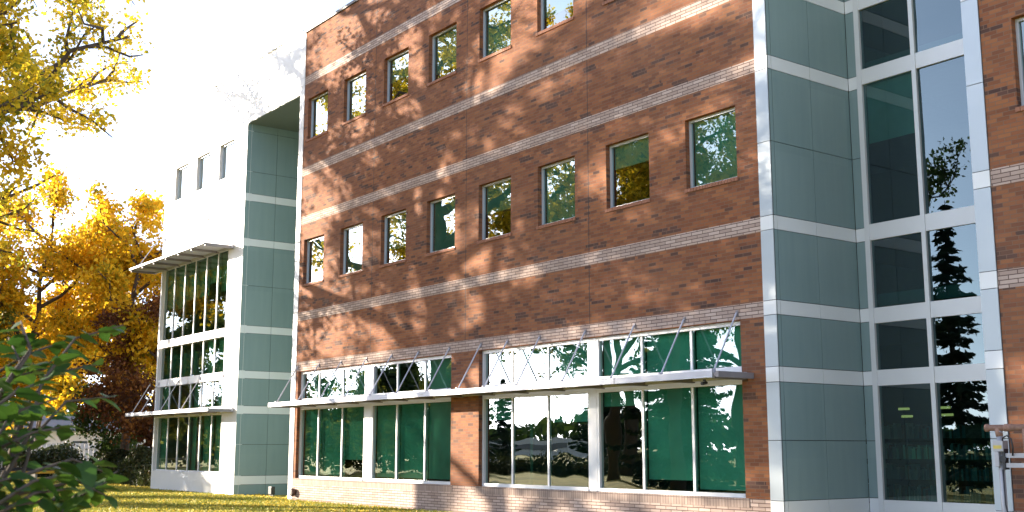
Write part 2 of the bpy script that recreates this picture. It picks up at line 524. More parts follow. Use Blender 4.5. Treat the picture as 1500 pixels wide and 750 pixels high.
def bay(x0, x1, mulls, blinds):
    """three light glazing unit below and above the sunshade; mulls = inner mullion centres"""
    f = MB()
    ya, yb = 0.10, 0.22
    t = 0.07
    zb, zc0, zc1, zt = 0.70, 2.80, 3.14, 4.0
    f.box(x0, x0 + t, ya, yb, zb, zt).box(x1 - t, x1, ya, yb, zb, zt)
    f.box(x0 + t, x1 - t, ya - .02, yb, zb, zb + 0.075).box(x0 + t, x1 - t, ya, yb, zt - 0.08, zt)
    f.box(x0 + t, x1 - t, ya, yb, zc0, zc1)
    edges = [x0 + t] + list(mulls) + [x1 - t]
    for m_ in mulls:
        f.box(m_ - .03, m_ + .03, Y_G - .025, yb - .01, zb + .075, zc0 - .001)
        f.box(m_ - .03, m_ + .03, Y_G - .025, yb - .01, zc1 + .001, zt - .08)
    o = f.build('window_band', 'frame', B)
    for k in range(3):
        a = edges[k] + (0.03 if k else 0)
        b = edges[k + 1] - (0.03 if k < 2 else 0)
        for (c, d) in ((zb + .075, zc0), (zc1, zt - .08)):
            p = MB()
            # every pane sits a hair out of true, as real panes do
            e = [random.uniform(-.0025, .0025) for _ in range(3)]
            p.quad((a, Y_G + e[0], c), (b, Y_G + e[1], c), (b, Y_G + e[1] + e[2], d), (a, Y_G + e[0] + e[2], d))
            p.build('pane', 'glass', o)
        lo, up = blinds[k]
        if lo:
            q = MB()
            q.box(a - .01, b + .01, 0.27, 0.282, zc0 - (zc0 - zb - .08) * lo, zc0)
            q.build('blind', 'blind', o)
        if up:
            q = MB()
            q.box(a - .01, b + .01, 0.27, 0.282, zt - .06 - (zt - zc1 - .08) * up, zt - .06)
            q.build('blind', 'blind', o)
    return o


bay(0.46, 4.57, (1.63, 3.14), [(.98, 1), (.98, 1), (.75, 1)])
bay(4.93, 9.11, (6.25, 7.68), [(.98, 0), (.98, 0), (.98, 1)])
bay(10.36, 14.42, (11.54, 12.91), [(.25, .5), (.2, .5), (.3, 1)])
bay(14.64, 18.89, (16.04, 17.47), [(.15, 1), (.9, 1), (.98, 1)])
for (a, b) in ((4.571, 4.929), (14.421, 14.639)):
    p = MB()
    p.box(a, b, 0.095, 0.22, 0.70, 4.0)
    p.build('mullion_post', 'frame', B)

# sunshade ---------------------------------------------------------------------


def sunshade(x0, x1, z, rods, label, ztop, reach=0.95, louvre=False, arms=None, zb=.02):
    f = MB()
    n = max(1, round((x1 - x0) / 2.86))
    L = (x1 - x0) / n
    for i in range(n):
        f.box(x0 + i * L + (0.012 if i else 0), x0 + (i + 1) * L - 0.012, -reach, -reach + 0.06, z + zb, z + 0.145)
    f.box(x0, x1, -0.09, -0.02, z + 0.03, z + 0.15)
    o = f.build('sunshade', 'canopy', B)
    tag(o, label=label)
    for x in arms or [x0 + 0.05 + k * (x1 - x0 - .1) / (2 * n) for k in range(2 * n + 1)]:
        a_ = MB()
        a_.box(x - 0.035, x + 0.035, -reach + 0.071, -0.021, z + 0.005, z + 0.085)
        a_.build('bracket_arm', 'canopy_dark', o)
    pl = MB()
    if louvre:
        k = 7
        for i in range(k):
            ya = -reach + 0.10 + i * (reach - 0.2) / k
            pl.box(x0, x1, ya, ya + 0.05, z + 0.10, z + 0.12)
    else:
        pl.box(x0, x1, -reach + 0.075, -0.095, z + 0.09, z + 0.115)
    pl.build('shade_plate', 'canopy_plate', o)
    for x in rods:
        r_ = MB()
        r_.tube([(x, 0.0, ztop), (x, -0.03, ztop), (x, -reach + .25, z + 0.15)], 0.017, 8)
        r_.box(x - 0.012, x + 0.012, -reach + .20, -reach + .30, z + 0.116, z + 0.20)
        r_.build('tie_rod', 'rod', o)
        r_ = MB()
        r_.box(x - 0.03, x + 0.03, -0.022, -0.0045, ztop - 0.07, ztop + 0.05)
        r_.build('anchor_plate', 'canopy_dark', o)
    return o


sunshade(0.36, 19.05, 2.86, [0.42, 1.86, 3.28, 4.78, 6.18, 7.57, 9.05, 10.45, 11.55, 12.80, 14.42, 16.0, 17.45, 18.84],
         'long flat sunshade across the brick wall hung on slanting rods', 4.14)
e = MB()
e.box(19.13, 19.20, -0.95, -0.004, 2.88, 2.99)
e.box(19.055, 19.128, -0.93, -0.88, 2.90, 2.97)
e.build('sunshade_end_arm', 'canopy_dark', B)


# metal panel claddings ----------------------------------------------------------
ZSEG = [(-0.1, 0.38, 0), (0.38, 0.68, 1), (0.68, 1.75, 0), (1.75, 2.80, 0), (2.80, 3.08, 1), (3.08, 4.03, 0), (4.03, 4.30, 1), (4.30, 5.62, 0),
        (5.62, 5.89, 1), (5.89, 7.31, 0), (7.31, 8.73, 0), (8.73, 9.0, 1), (9.0, 10.37, 0), (10.37, 10.64, 1), (10.64, 12.0, 0),
        (12.0, 13.46, 0), (13.46, 13.74, 1), (13.74, TOP, 0)]


def clad_x(x, joints, segs, name='metal_cladding', sgn=1):
    mb = MB()
    g = 0.006
    mb.box(x - sgn * .06 if sgn > 0 else x + .02, x - .02 if sgn > 0 else x + .06, joints[0] + .003, joints[-1] - .003, segs[0][0], segs[-1][1], 2)
    for i in range(len(joints) - 1):
        for (a, b, k) in segs:
            mb.box(min(x, x - sgn * .019), max(x, x - sgn * .019), joints[i] + g, joints[i + 1] - g, a + g, b - g, k)
    return mb.build(name, ['panel', 'lightband', 'joint'], B)


def clad_y(y, joints, segs, name, mats):
    mb = MB()
    g = 0.006
    mb.box(joints[0] + .003, joints[-1] - .003, y + .02, y + .06, segs[0][0], segs[-1][1], 2)
    for i in range(len(joints) - 1):
        for (a, b, k) in segs:
            mb.box(joints[i] + g, joints[i + 1] - g, y, y + .019, a + g, b - g, k)
    return mb.build(name, mats, B)


DEP = 2.45
clad_x(19.80, [0.004, 0.10, 1.24, DEP], ZSEG)
PF = ['panel_front', 'lightband', 'joint']
clad_y(-0.02, [19.492, 19.80], ZSEG, 'corner_strip', PF)
clad_y(-0.02, [23.83, 24.128], ZSEG, 'corner_strip', PF)
clad_y(-0.02, [0.0, 0.308], ZSEG, 'corner_strip', ['white', 'white', 'joint'])
clad_x(23.85, [0.004, 1.24, DEP], ZSEG, sgn=-1)
clad_y(DEP, [19.803, 20.02], ZSEG, 'metal_cladding', ['panel', 'lightband', 'joint'])
# left recess
SEG_L = [s for s in ZSEG if s[1] <= 10.7] + [(10.64, 11.45, 0), (11.45, 12.95, 0), (12.95, 13.22, 0)]
clad_x(-4.20, [0.004, 0.17, 1.18, DEP], SEG_L)
clad_y(DEP, [-4.198, -2.8, -1.4, 0.0], SEG_L, 'metal_cladding', ['panel', 'lightband', 'joint'])
MB().box(-4.18, 0.31, 0.02, DEP, 13.205, 13.26).build('soffit', 'soffit', B)
MB().box(0.0, 0.29, 0.06, DEP, -0.1, 13.2).build('side_wall', 'panel', B)

# glazed stair in the recess -------------------------------------------------------
rows = [(0.65, 2.79), (3.09, 3.99), (4.29, 5.62), (5.94, 8.79), (9.10, 10.36), (10.64, 13.46), (13.76, 15.0)]
colx = [(20.13, 21.27), (21.36, 22.50), (22.59, 23.74)]
cw = MB()
ya, yb = DEP - .02, DEP + .12
cw.box(20.02, 20.13, ya, yb, -0.1, TOP)
cw.box(21.27, 21.36, ya, yb, -0.1, TOP)
cw.box(22.50, 22.59, ya, yb, -0.1, TOP)
cw.box(23.74, 23.85, ya, yb, -0.1, TOP)
zz = [-0.1] + [q for r_ in rows for q in r_] + [TOP]
for k in range(0, len(zz), 2):
    for (a, b) in colx:
        cw.box(a + .001, b - .001, ya + .015, yb - .01, zz[k], zz[k + 1])
cwo = cw.build('stair_glazing', 'panel_frame' if 'panel_frame' in M else 'frame', B)
for ci, (a, b) in enumerate(colx):
    for (c, d) in rows:
        p = MB()
        e = [random.uniform(-.002, .002) for _ in range(3)]
        p.quad((a, DEP + .04 + e[0], c), (b, DEP + .04 + e[1], c), (b, DEP + .04 + e[1] + e[2], d), (a, DEP + .04 + e[0] + e[2], d))
        p.build('pane', 'glass_stair', cwo)
for (ci, ri, f) in ((0, 3, .42), (0, 5, .3)):
    a, b = colx[ci]
    c, d = rows[ri]
    q = MB()
    q.box(a, b, DEP + .14, DEP + .152, d - (d - c) * f, d)
    q.build('blind', 'blind', cwo)

# white glazed wing -----------------------------------------------------------------
WXL, WXR = -12.3, -4.205
wup = [(-11.2 + 2.25 * i, -11.2 + 2.25 * i + 1.36, 11.54, 12.9) for i in range(3)]
GX0, GX1 = -12.17, -5.50
wg = [(GX0, GX1, 0.75, 8.86)]
wing = wall(WXL, WXR, -0.1, 15.4, wup + wg, 0.25).build('white_wall', 'white', B)
tag(wing, label='sunlit white metal wall of the wing with tall glazing')
MB().box(WXR + .002, -0.005, 0.0, 0.25, 13.22, 15.4).build('white_wall', 'white', B)
MB().box(WXL - .05, 0.02, -0.04, 0.3, 15.402, 15.47).build('parapet_cap', 'white', B)
seam = MB()
for x in (-4.22 + .02, -7.8, -9.95):
    pass
for z in (10.37, 13.24):
    seam.box(WXL + .01, WXR - .01, -0.003, 0.01, z - .006, z + .006)
seam.box(-4.21, -4.198, -0.003, 0.01, 13.25, 15.38)
seam.build('panel_seam', 'soffit', B)
MB().box(WXL, WXL + .2, 0.26, 9.0, -0.1, 15.4).build('side_wall', 'white', B)
g = MB()
ya, yb = 0.05, 0.2
mull = [GX0 + 0.06 + k * (GX1 - GX0 - .12) / 6 for k in range(7)]
for m_ in mull:
    g.box(m_ - .035, m_ + .035, .105, yb, 0.752, 8.858)
wrows = [(0.80, 2.80), (3.10, 4.04), (4.32, 5.60), (5.90, 8.78)]
ztr = [0.752, 0.80, 2.80, 3.10, 4.04, 4.32, 5.60, 5.90, 8.78, 8.858]
for k in range(0, 10, 2):
    for i in range(6):
        g.box(mull[i] + .041, mull[i + 1] - .041, (0.0 if 2 < k + 1 < 8 else ya + .06), yb - .01, ztr[k], ztr[k + 1])
go = g.build('wing_glazing', 'white', B)
for i in range(6):
    for r_, (c, d) in enumerate(wrows):
        p = MB()
        e = [random.uniform(-.002, .002) for _ in range(3)]
        a, b = mull[i] + .04, mull[i + 1] - .04
        p.quad((a, .13 + e[0], c), (b, .13 + e[1], c), (b, .13 + e[1] + e[2], d), (a, .13 + e[0] + e[2], d))
        p.build('pane', 'glass_wing', go)
        if r_ == 3:
            q = MB()
            q.box(a, b, .26, .272, d - (d - c) * random.choice([.35, .55, .58, .5]), d)
            q.build('blind', 'blind', go)
        if r_ in (0, 1) and i in (0, 3, 4, 5) or r_ == 2 and i > 3:
            q = MB()
            q.box(a, a + (b - a) * random.choice([.4, .55, .7]), .26, .272, c, d)
            q.build('blind', 'blind', go)
for (a, b, c, d) in wup:
    f = MB()
    t = .05
    h = d - c
    ww = b - a
    f.box(0, t, .1, .17, 0, h).box(ww - t, ww, .1, .17, 0, h).box(t, ww - t, .1, .17, 0, t).box(t, ww - t, .1, .17, h - t, h)
    o = f.build('window', 'wframe', B, (a, 0, c))
    p = MB()
    p.quad((t, .135, t), (ww - t, .135, t), (ww - t, .135, h - t), (t, .135, h - t))
    p.build('pane', 'glass_up', o)
    add_blind(o, h, 1.0)
sunshade(-12.95, -4.45, 2.86, [-12.9, -11.9, -9.75, -7.6, -5.45], 'lower sunshade across the white wing', 4.18)
sunshade(-12.85, -5.0, 8.72, [-12.7, -10.1, -7.5], 'upper slatted sunshade under the white wing wall', 10.2, reach=1.15, zb=.07)

# interiors: floors, rear walls, roof ---------------------------------------------------
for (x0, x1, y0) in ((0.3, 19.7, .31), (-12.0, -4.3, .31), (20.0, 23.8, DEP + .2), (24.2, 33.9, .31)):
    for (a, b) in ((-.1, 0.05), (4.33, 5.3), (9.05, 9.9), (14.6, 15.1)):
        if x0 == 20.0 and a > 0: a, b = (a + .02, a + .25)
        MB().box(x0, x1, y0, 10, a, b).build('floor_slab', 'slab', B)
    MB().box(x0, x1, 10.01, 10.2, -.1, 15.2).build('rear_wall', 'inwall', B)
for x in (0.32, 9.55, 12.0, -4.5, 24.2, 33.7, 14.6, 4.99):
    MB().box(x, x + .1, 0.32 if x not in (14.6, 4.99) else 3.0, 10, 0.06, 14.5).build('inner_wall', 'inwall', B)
for (x, z) in ((18.65, 2.42), (18.72, 2.26), (19.62, 2.42), (19.68, 2.27)):
    MB().box(x, x + .24, 5.2, 5.26, z, z + .05).build('ceiling_light', 'lamp', B)
shelf = MB()
for x in (17.9, 19.0, 20.1, 21.2):
    shelf.box(x, x + 1.05, 5.0, 5.04, 0.06, 2.0, 0)
    for k in range(5):
        shelf.box(x, x + 1.05, 4.7, 4.998, .1 + k * .42, .13 + k * .42, 0)
        bx = x + .02
        while bx < x + 1.0:
            wd = random.uniform(.02, .06)
            shelf.box(bx, min(bx + wd, x + 1.04), 4.75, 4.95, .131 + k * .42, .131 + k * .42 + random.uniform(.2, .32), random.choice([1, 2, 3]))
            bx += wd + .004
bs_ = shelf.build('bookshelf', ['book', 'blind', 'rust', 'panel'], None)
tag(bs_, 'dark bookshelves full of books behind the stair glass', 'bookshelf')
MB().box(-12.2, 34, 10.21, 10.3, -.1, 15.2).build('rear_wall', 'white', B)

# ------------------------------------------------------------------ small fixtures
sp = empty('standpipe', (24.2, -0.38, 0), 'rusty topped standpipe with grey clamp arms in front of right corner strip', 'pipe')
p = MB()
p.tube([(0, 0, 0), (0.0, 0, 0.6), (-.0, 0, 1.86)], 0.045, 14)
p.build('post', 'galv', sp, smooth=True)
p = MB()
p.tube([(-.21, 0, 1.905), (-.17, 0, 1.905), (-.168, 0, 1.905), (.42, 0, 1.905)], [.058, .058, .046, .046], 14)
p.tube([(.09, 0, 1.905), (.20, 0, 1.905)], .056, 14)
p.tube([(-.02, 0, 1.905), (-.0, 0, 1.78)], .052, 14)
p.tube([(.40, 0, 1.91), (.40, 0, 1.5)], .045, 12)
p.build('cross_pipe', 'rust', sp, smooth=True)
p = MB()
p.box(-.07, .09, -.09, .06, 1.56, 1.72)
p.box(-.045, .02, -.10, .0, 1.34, 1.555)
p.build('clamp_box', 'galv', sp, bevel=.008)
p = MB()
p.box(-.06, .07, -.093, -.0905, 1.60, 1.65)
p.build('yellow_label', 'yellow_tape', sp)
for z in (1.52, 1.38):
    p = MB()
    p.box(.05, .75, -.05, .03, z, z + .015).box(.05, .75, -.05, -.035, z - .05, z - .001).box(.05, .75, .016, .03, z - .05, z - .001)
    p.build('channel_arm', 'galv', sp)
p = MB()
p.box(.06, .095, -.07, .04, 1.30, 1.60)
p.tube([(.07, -.08, 1.45), (.07, -.06, 1.45)], .05, 12)
p.build('bracket', 'black', sp)
p = MB()
p.tube([(.06, -.06, 1.66), (.10, -.09, 1.76), (.17, -.10, 1.79), (.23, -.10, 1.74), (.245, -.09, 1.62), (.22, -.07, 1.5)], .012, 8)
p.tube([(.05, -.06, 1.3), (.055, -.06, .8), (.10, -.06, .55), (.2, -.06, .5)], .011, 8)
p.build('cable', 'black', sp, smooth=True)

fl = empty('floodlight', (-2.35, 0.55, 0), 'small black floodlight on the grass against grey panels in the recess', 'lamp')
p = MB()
p.box(-.13, .13, -.07, .06, .10, .36)
p.build('housing', 'black', fl, bevel=.015)
p = MB()
p.box(-.105, .105, -.078, -.0705, .125, .335)
p.build('lens', 'black', fl)
p = MB()
p.tube([(0, 0, -.02), (0, 0, .1)], .02, 8)
p.box(-.15, -.132, -.02, .02, .08, .26).box(.132, .15, -.02, .02, .08, .26).box(-.15, .15, -.02, .02, .065, .08)
p.build('bracket', 'black', fl)
sc2 = empty('security_camera', (18.7, -0.80, 2.86), 'small dark camera under the right end of the long sunshade', 'camera')
p = MB()
p.tube([(0, 0, .002), (0, 0, -.03)], .03, 10)
p.build('mount', 'black', sc2)
p = MB()
p.tube([(0, .06, -.055), (0, -.07, -.075)], [.028, .034], 12)
p.build('housing', 'black', sc2)
wl = empty('wall_light', (0.50, -0.012, 0.27), 'round brown light fixed low on the pale brick base', 'lamp')
p = MB()
p.tube([(0, 0, 0), (0, -.05, 0), (0, -.13, .0), (0, -.15, 0)], [.10, .12, .12, .10], 20)
p.build('housing', 'brown', wl, smooth=False)
p = MB()
p.tube([(0, -.151, 0), (0, -.158, 0)], [.085, .07], 20)
p.build('lens', 'brown', wl)


# ------------------------------------------------------------------ trees
def leaf_mesh(name, cen, size, mat, parent, seed, drop=0.0, jitter=0.35, aspect=0.75, flat=0.0, dirs=None, loc=(0, 0, 0)):
    """every leaf a folded pair of triangles"""
    rg = np.random.default_rng(seed)
    n = len(cen)
    d = rg.normal(size=(n, 3)) if dirs is None else dirs + rg.normal(size=(n, 3)) * .35
    d[:, 2] -= drop
    d /= np.linalg.norm(d, axis=1)[:, None]
    q = rg.normal(size=(n, 3))
    q[:, 2] += flat
    s_ = np.cross(d, q)
    s_ /= np.linalg.norm(s_, axis=1)[:, None] + 1e-9
    nn = np.cross(s_, d)
    sz = size * (1 + jitter * rg.uniform(-1, 1, n))[:, None]
    tip, base = cen + d * sz * .5, cen - d * sz * .5
    l_ = cen + s_ * sz * .5 * aspect + nn * sz * .10
    r_ = cen - s_ * sz * .5 * aspect + nn * sz * .10
    v = np.stack([base, r_, tip, l_], axis=1).reshape(-1, 3)
    me = bpy.data.meshes.new(name)
    me.vertices.add(4 * n)
    me.vertices.foreach_set('co', v.astype(np.float32).ravel())
    i = np.arange(n) * 4
    tri = np.stack([i, i + 1, i + 2, i, i + 2, i + 3], axis=1).ravel()
    me.loops.add(6 * n)
    me.loops.foreach_set('vertex_index', tri.astype(np.int32))
    me.polygons.add(2 * n)
    me.polygons.foreach_set('loop_start', np.arange(2 * n, dtype=np.int32) * 3)
    me.polygons.foreach_set('loop_total', np.full(2 * n, 3, dtype=np.int32))
    me.materials.append(M[mat])
    a = me.attributes.new('rnd', 'FLOAT', 'FACE')
    a.data.foreach_set('value', np.repeat(rg.uniform(0, 1, n), 2).astype(np.float32))
    me.update(calc_edges=True)
    o = bpy.data.objects.new(name, me)
    COL.objects.link(o)
    o.location = loc
    if parent: o.parent = parent
    return o


def unit(v):
    return v / (np.linalg.norm(v) + 1e-9)


def skeleton(rg, H, fork, rad, limbs=7, thick=1.0, lean=(0, 0), up=0.9):
    """trunk, limbs, branches, twigs as (points, radii, level)"""
    out = []
    tr = max(.07, H * .016) * thick
    pts = [np.array([0, 0, -0.3])]
    top = np.array([lean[0], lean[1], H * .86])
    for k in range(1, 9):
        f = k / 8
        p = top * f + np.array([*rg.normal(0, .012 * H * f, 2), 0])
        pts.append(p)
    out.append((pts, [tr * (1.25 if k == 0 else 1) * (1 - .82 * (k / 8) ** 1.1) for k in range(9)], 0))

    def trunk_at(f):
        x = f * 8
        i = min(7, int(x))
        return pts[i] + (pts[i + 1] - pts[i]) * (x - i)

    twigs = []
    for i in range(limbs):
        f = fork / H / .86 + (0.97 - fork / H / .86) * (i / max(1, limbs - 1)) ** 1.15
        p0 = trunk_at(f)
        az = i * 2.4 + rg.uniform(-.4, .4)
        z0 = p0[2]
        # reach set by an egg shaped crown
        hrel = (z0 - fork) / (H - fork)
        reach = rad * (0.55 + .5 * math.sin(math.pi * min(1, hrel * .8 + .28))) * rg.uniform(.85, 1.12)
        if hrel > .6: reach *= (1.25 - hrel) / .65
        rise = up * reach * rg.uniform(.55, 1.0)
        q = [p0]
        for k in range(1, 6):
            g = k / 5
            q.append(p0 + np.array([math.cos(az) * reach * g ** .95, math.sin(az) * reach * g ** .95, min(H - z0, rise) * g ** .85]) + rg.normal(0, .035 * reach, 3) * (k > 0))
        lr = tr * .52 * (1 - .45 * hrel)
        out.append((q, [lr * (1 - .8 * k / 5) for k in range(6)], 1))
        nb = max(5, int(reach * 2.0))
        for j in range(nb):
            g = .22 + .78 * (j + rg.uniform(0, .8)) / nb
            g = min(g, .99)
            x = g * 5
            a = min(4, int(x))
            b0 = q[a] + (q[a + 1] - q[a]) * (x - a)
            main = unit(q[a + 1] - q[a])
            dr = unit(main * .7 + rg.normal(0, .75, 3) + np.array([0, 0, .12]))
            bl = reach * rg.uniform(.22, .42) * (1.15 - .45 * g)
            bq = [b0 + dr * bl * t + rg.normal(0, .05 * bl, 3) * (t > 0) + np.array([0, 0, -.10 * bl * t * t]) for t in (0, .35, .7, 1)]
            out.append((bq, [lr * .32 * (1 - .75 * t) for t in (0, .35, .7, 1)], 2))
            nt = max(4, int(bl * 4.0))
            for m_ in range(nt):
                t = .15 + .85 * (m_ + rg.uniform(0, .9)) / nt
                t = min(t, .99)
                x = t * 3
                a2 = min(2, int(x))
                c0 = bq[a2] + (bq[a2 + 1] - bq[a2]) * (x - a2)
                d2 = unit(dr * .6 + rg.normal(0, .8, 3))
                tl = rg.uniform(.35, .8)
                twigs.append((c0, c0 + d2 * tl + np.array([0, 0, -.12 * tl])))
    return out, twigs


def in_frame_gap(cen, gap):
    a, d, r_ = gap
    rel = cen - a
    t = rel @ d
    return np.linalg.norm(rel - t[:, None] * d, axis=1) > r_


def make_tree(name, loc, H, fork, rad, leafmat_, label, cat='tree', per=26, lsize=.13, limbs=8, seed=1, group=None, bark='bark',
              lean=(0, 0), gap=None, cloud=.22, up=.9, thin=None, drop=.3, clump=2.0, thick=1.0):
    rg = np.random.default_rng(seed)
    sk, tw = skeleton(rg, H, fork, rad, limbs, thick, lean, up)
    root = empty(name, loc, label, cat, group)
    tm = MB()
    tm.tube([tuple(p) for p in sk[0][0]], sk[0][1], 12)
    tm.build('trunk', bark, root, smooth=True)
    bm_ = MB()
    for (q, rr, lv) in sk[1:]:
        bm_.tube([tuple(p) for p in q], [max(.008, x) for x in rr], 7 if lv == 1 else 5, cap=False)
    for (a, b) in tw:
        bm_.tube([tuple(a), tuple(b)], [.010, .005], 3, cap=False)
    bm_.build('branches', bark, root, smooth=True)
    A = np.array([a for a, b in tw])
    Bv = np.array([b for a, b in tw])
    # twigs carry uneven numbers of leaves, some nearly bare
    cnt = np.clip(rg.gamma(clump, per / clump, len(tw)), 1, per * 4).astype(int)
    idx = np.repeat(np.arange(len(tw)), cnt)
    t = rg.uniform(.1, 1.08, len(idx))[:, None]
    cen = A[idx] * (1 - t) + Bv[idx] * t + rg.normal(0, cloud, (len(idx), 3)) * np.array([1, 1, .8])
    wl_ = np.array(loc)
    if gap is not None:
        keep = in_frame_gap(cen + wl_, gap)
        cen = cen[keep]
    if thin is not None:
        cen = cen[thin(cen + wl_)]
    leaf_mesh('crown', cen, lsize, leafmat_, root, seed + 5, drop=drop)
    return root


def conifer(name, loc, H, rad, label, seed=1, per=1.0, group=None, nsz=.30):
    rg = np.random.default_rng(seed)
    root = empty(name, loc, label, 'tree', group)
    tm = MB()
    tm.tube([(0, 0, -.3), (0, 0, H * .5), (0, 0, H)], [H * .016, H * .009, .012], 9)
    tm.build('trunk', 'bark', root, smooth=True)
    bm_ = MB()
    cs, ds = [], []
    z = H * .06
    while z < H * .985:
        f = 1 - z / H
        n = 5 if f > .15 else 4
        a0 = rg.uniform(0, 6.28)
        for k in range(n):
            az = a0 + 6.283 * k / n + rg.uniform(-.25, .25)
            L = rad * (f ** .85) * rg.uniform(.5, 1.2) + .08
            hd = np.array([math.cos(az), math.sin(az), 0])
            zz0 = z + rg.uniform(-.3, .3) * min(1, f * 3)
            pts = [np.array([0, 0, zz0]) + hd * L * t + np.array([0, 0, -.28 * L * t + .16 * L * t ** 3]) for t in (0, .4, .75, 1)]
            bm_.tube([tuple(p) for p in pts], [.03 * f + .008, .02 * f + .006, .008, .004], 4, cap=False)
            nn = int((10 + 26 * L) * per)
            t = rg.uniform(.12, 1.0, nn)
            base = np.array([0, 0, zz0]) + hd * (L * t)[:, None] + np.stack([0 * t, 0 * t, -.28 * L * t + .16 * L * t ** 3], 1)
            side = np.cross(hd, [0, 0, 1])
            w_ = rg.normal(0, .16, nn) * L * (1.1 - t) * 1.2
            c = base + side * w_[:, None] + np.stack([0 * t, 0 * t, -abs(rg.normal(0, .07, nn)) - .25 * abs(w_)], 1)
            cs.append(c)
            ds.append(hd * .8 + side * np.sign(w_)[:, None] * .7 + np.array([0, 0, -.35]))
        z += H * .022 + .08 * f
    bm_.build('branches', 'bark', root)
    leaf_mesh('crown', np.concatenate(cs), nsz, 'needle', root, seed + 3, aspect=.42, dirs=np.concatenate(ds))
    return root


# sun glint in the fourth middle-row window: keep that line of sight to the sun free of leaves
GP = (np.array([8.164, 0.15, 8.13]), np.array(SUN), 0.45)
make_tree('cottonwood_tree', (-8.2, -10.7, 0), 23, 7.2, 7.7, 'leaf_yellow', 'tallest yellow cottonwood, shading the left half of the brick wall', per=27, lsize=.165, limbs=17, clump=.5, thick=1.3,
          seed=12, gap=GP, bark='bark', cloud=.24)
make_tree('cottonwood_tree', (-14.0, -16.2, 0), 21, 6.0, 6.0, 'leaf_yellow', 'yellow cottonwood seen in the middle row window panes', per=15, lsize=.18, limbs=12, seed=23, gap=GP, up=.7, clump=.7)
make_tree('ash_tree', (-8.8, -21, 0), 20, 5.0, 7.0, 'leaf_olive', 'olive green ash mirrored in the clerestory above the sunshade', per=11, lsize=.19, limbs=12, seed=31, up=.7, clump=.7)
make_tree('ash_tree', (-1.5, -22.5, 0), 19, 4.5, 6.5, 'leaf_green', 'dark green ash mirrored in the window nearest the corner strip', per=24, lsize=.20, limbs=12, seed=37, up=.7, clump=.9)
conifer('spruce_tree', (2.0, -15.5, 0), 9.5, 2.8, 'broad dark spruce mirrored in the right end clerestory panes', 5)
conifer('spruce_tree', (10.0, -16.2, 0), 10.6, 1.9, 'slim dark spruce mirrored in the tall stair glass', 7)
conifer('spruce_tree', (-3.0, -19.5, 0), 12.0, 3.0, 'dark spruce mirrored in the lower right panes under the sunshade', 9)
make_tree('ash_tree', (10.5, -29.3, 0), 15, 3.5, 6.0, 'leaf_green', 'green ash shading the leafy shrub', per=30, lsize=.2, limbs=10, seed=41)
make_tree('ash_tree', (-17, -29.5, 0), 20, 5.0, 6.5, 'leaf_olive', 'tall olive ash standing beyond the yellow cottonwoods', per=12, lsize=.24, limbs=11, seed=43, up=.7, cloud=.3, clump=.7)
make_tree('cottonwood_tree', (4.0, -12.9, 0), 16.5, 5.4, 3.5, 'leaf_yellow', 'nearest yellow cottonwood with leafy boughs reaching into the upper left corner', per=62, lsize=.145, limbs=20, seed=94, up=1.0, cloud=.26, clump=1.6)
# darker mass further along the lawn, mirrored in the left hand panes
make_tree('ash_tree', (-33, -22.5, 0), 7.0, 1.2, 3.8, 'leaf_green', 'low bushy green ash mirrored in the left lower panes', per=34, lsize=.26, limbs=11, seed=81, cloud=.3, up=.6)
make_tree('ash_tree', (-38, -29, 0), 8.0, 1.4, 4.2, 'leaf_green', 'broad low green ash mirrored beside the brick pier', per=34, lsize=.26, limbs=11, seed=83, cloud=.3, up=.6)
make_tree('maple_tree', (-27, -7.2, 0), 14.5, 2.0, 4.2, 'leaf_olive', 'olive maple mirrored in the white wing glass', per=75, lsize=.22, limbs=14, seed=85, cloud=.3, up=.75)
make_tree('maple_tree', (-34, -6.6, 0), 15, 2.0, 4.4, 'leaf_olive', 'taller olive maple standing left of the bench', per=75, lsize=.24, limbs=14, seed=87, cloud=.3, up=.75)
for k, (x, y, h) in enumerate([(-22, -15, 6.0), (-28.5, -13.5, 6.4), (-19, -18.5, 6.2)]):
    make_tree('young_tree', (x, y, 0), h, 1.2, 1.2, 'leaf_olive', ['slender young olive tree mirrored left of the white post', 'slender young tree farthest along the lawn', 'slender young tree nearest the yellow cottonwoods'][k], per=26, lsize=.18, limbs=9, seed=200 + k, group='young trees on the lawn')
# far side of the lawn, seen only as reflections
conifer('spruce_tree', (-60, -52, 0), 8.5, 2.2, 'lone far spruce mirrored in the clear lower panes', 13, per=.6, nsz=.4)
conifer('spruce_tree', (-42, -50, 0), 7.5, 3.6, 'bushy far spruce mirrored beside the white mullion', 15, per=.7, nsz=.45)
far = empty('distant_building', (-150, -118, 0), 'long pale distant building mirrored in the lower panes', 'building')
p = MB()
p.box(-22, 30, -6, 6, -1, 3.2)
p.build('wall', 'house', far)
for k in range(1):
    p = MB()
    p.box(-21.5, 29.5, 6.01, 6.1, 1.2, 2.2)
    p.build('window_strip', 'roofing', far)

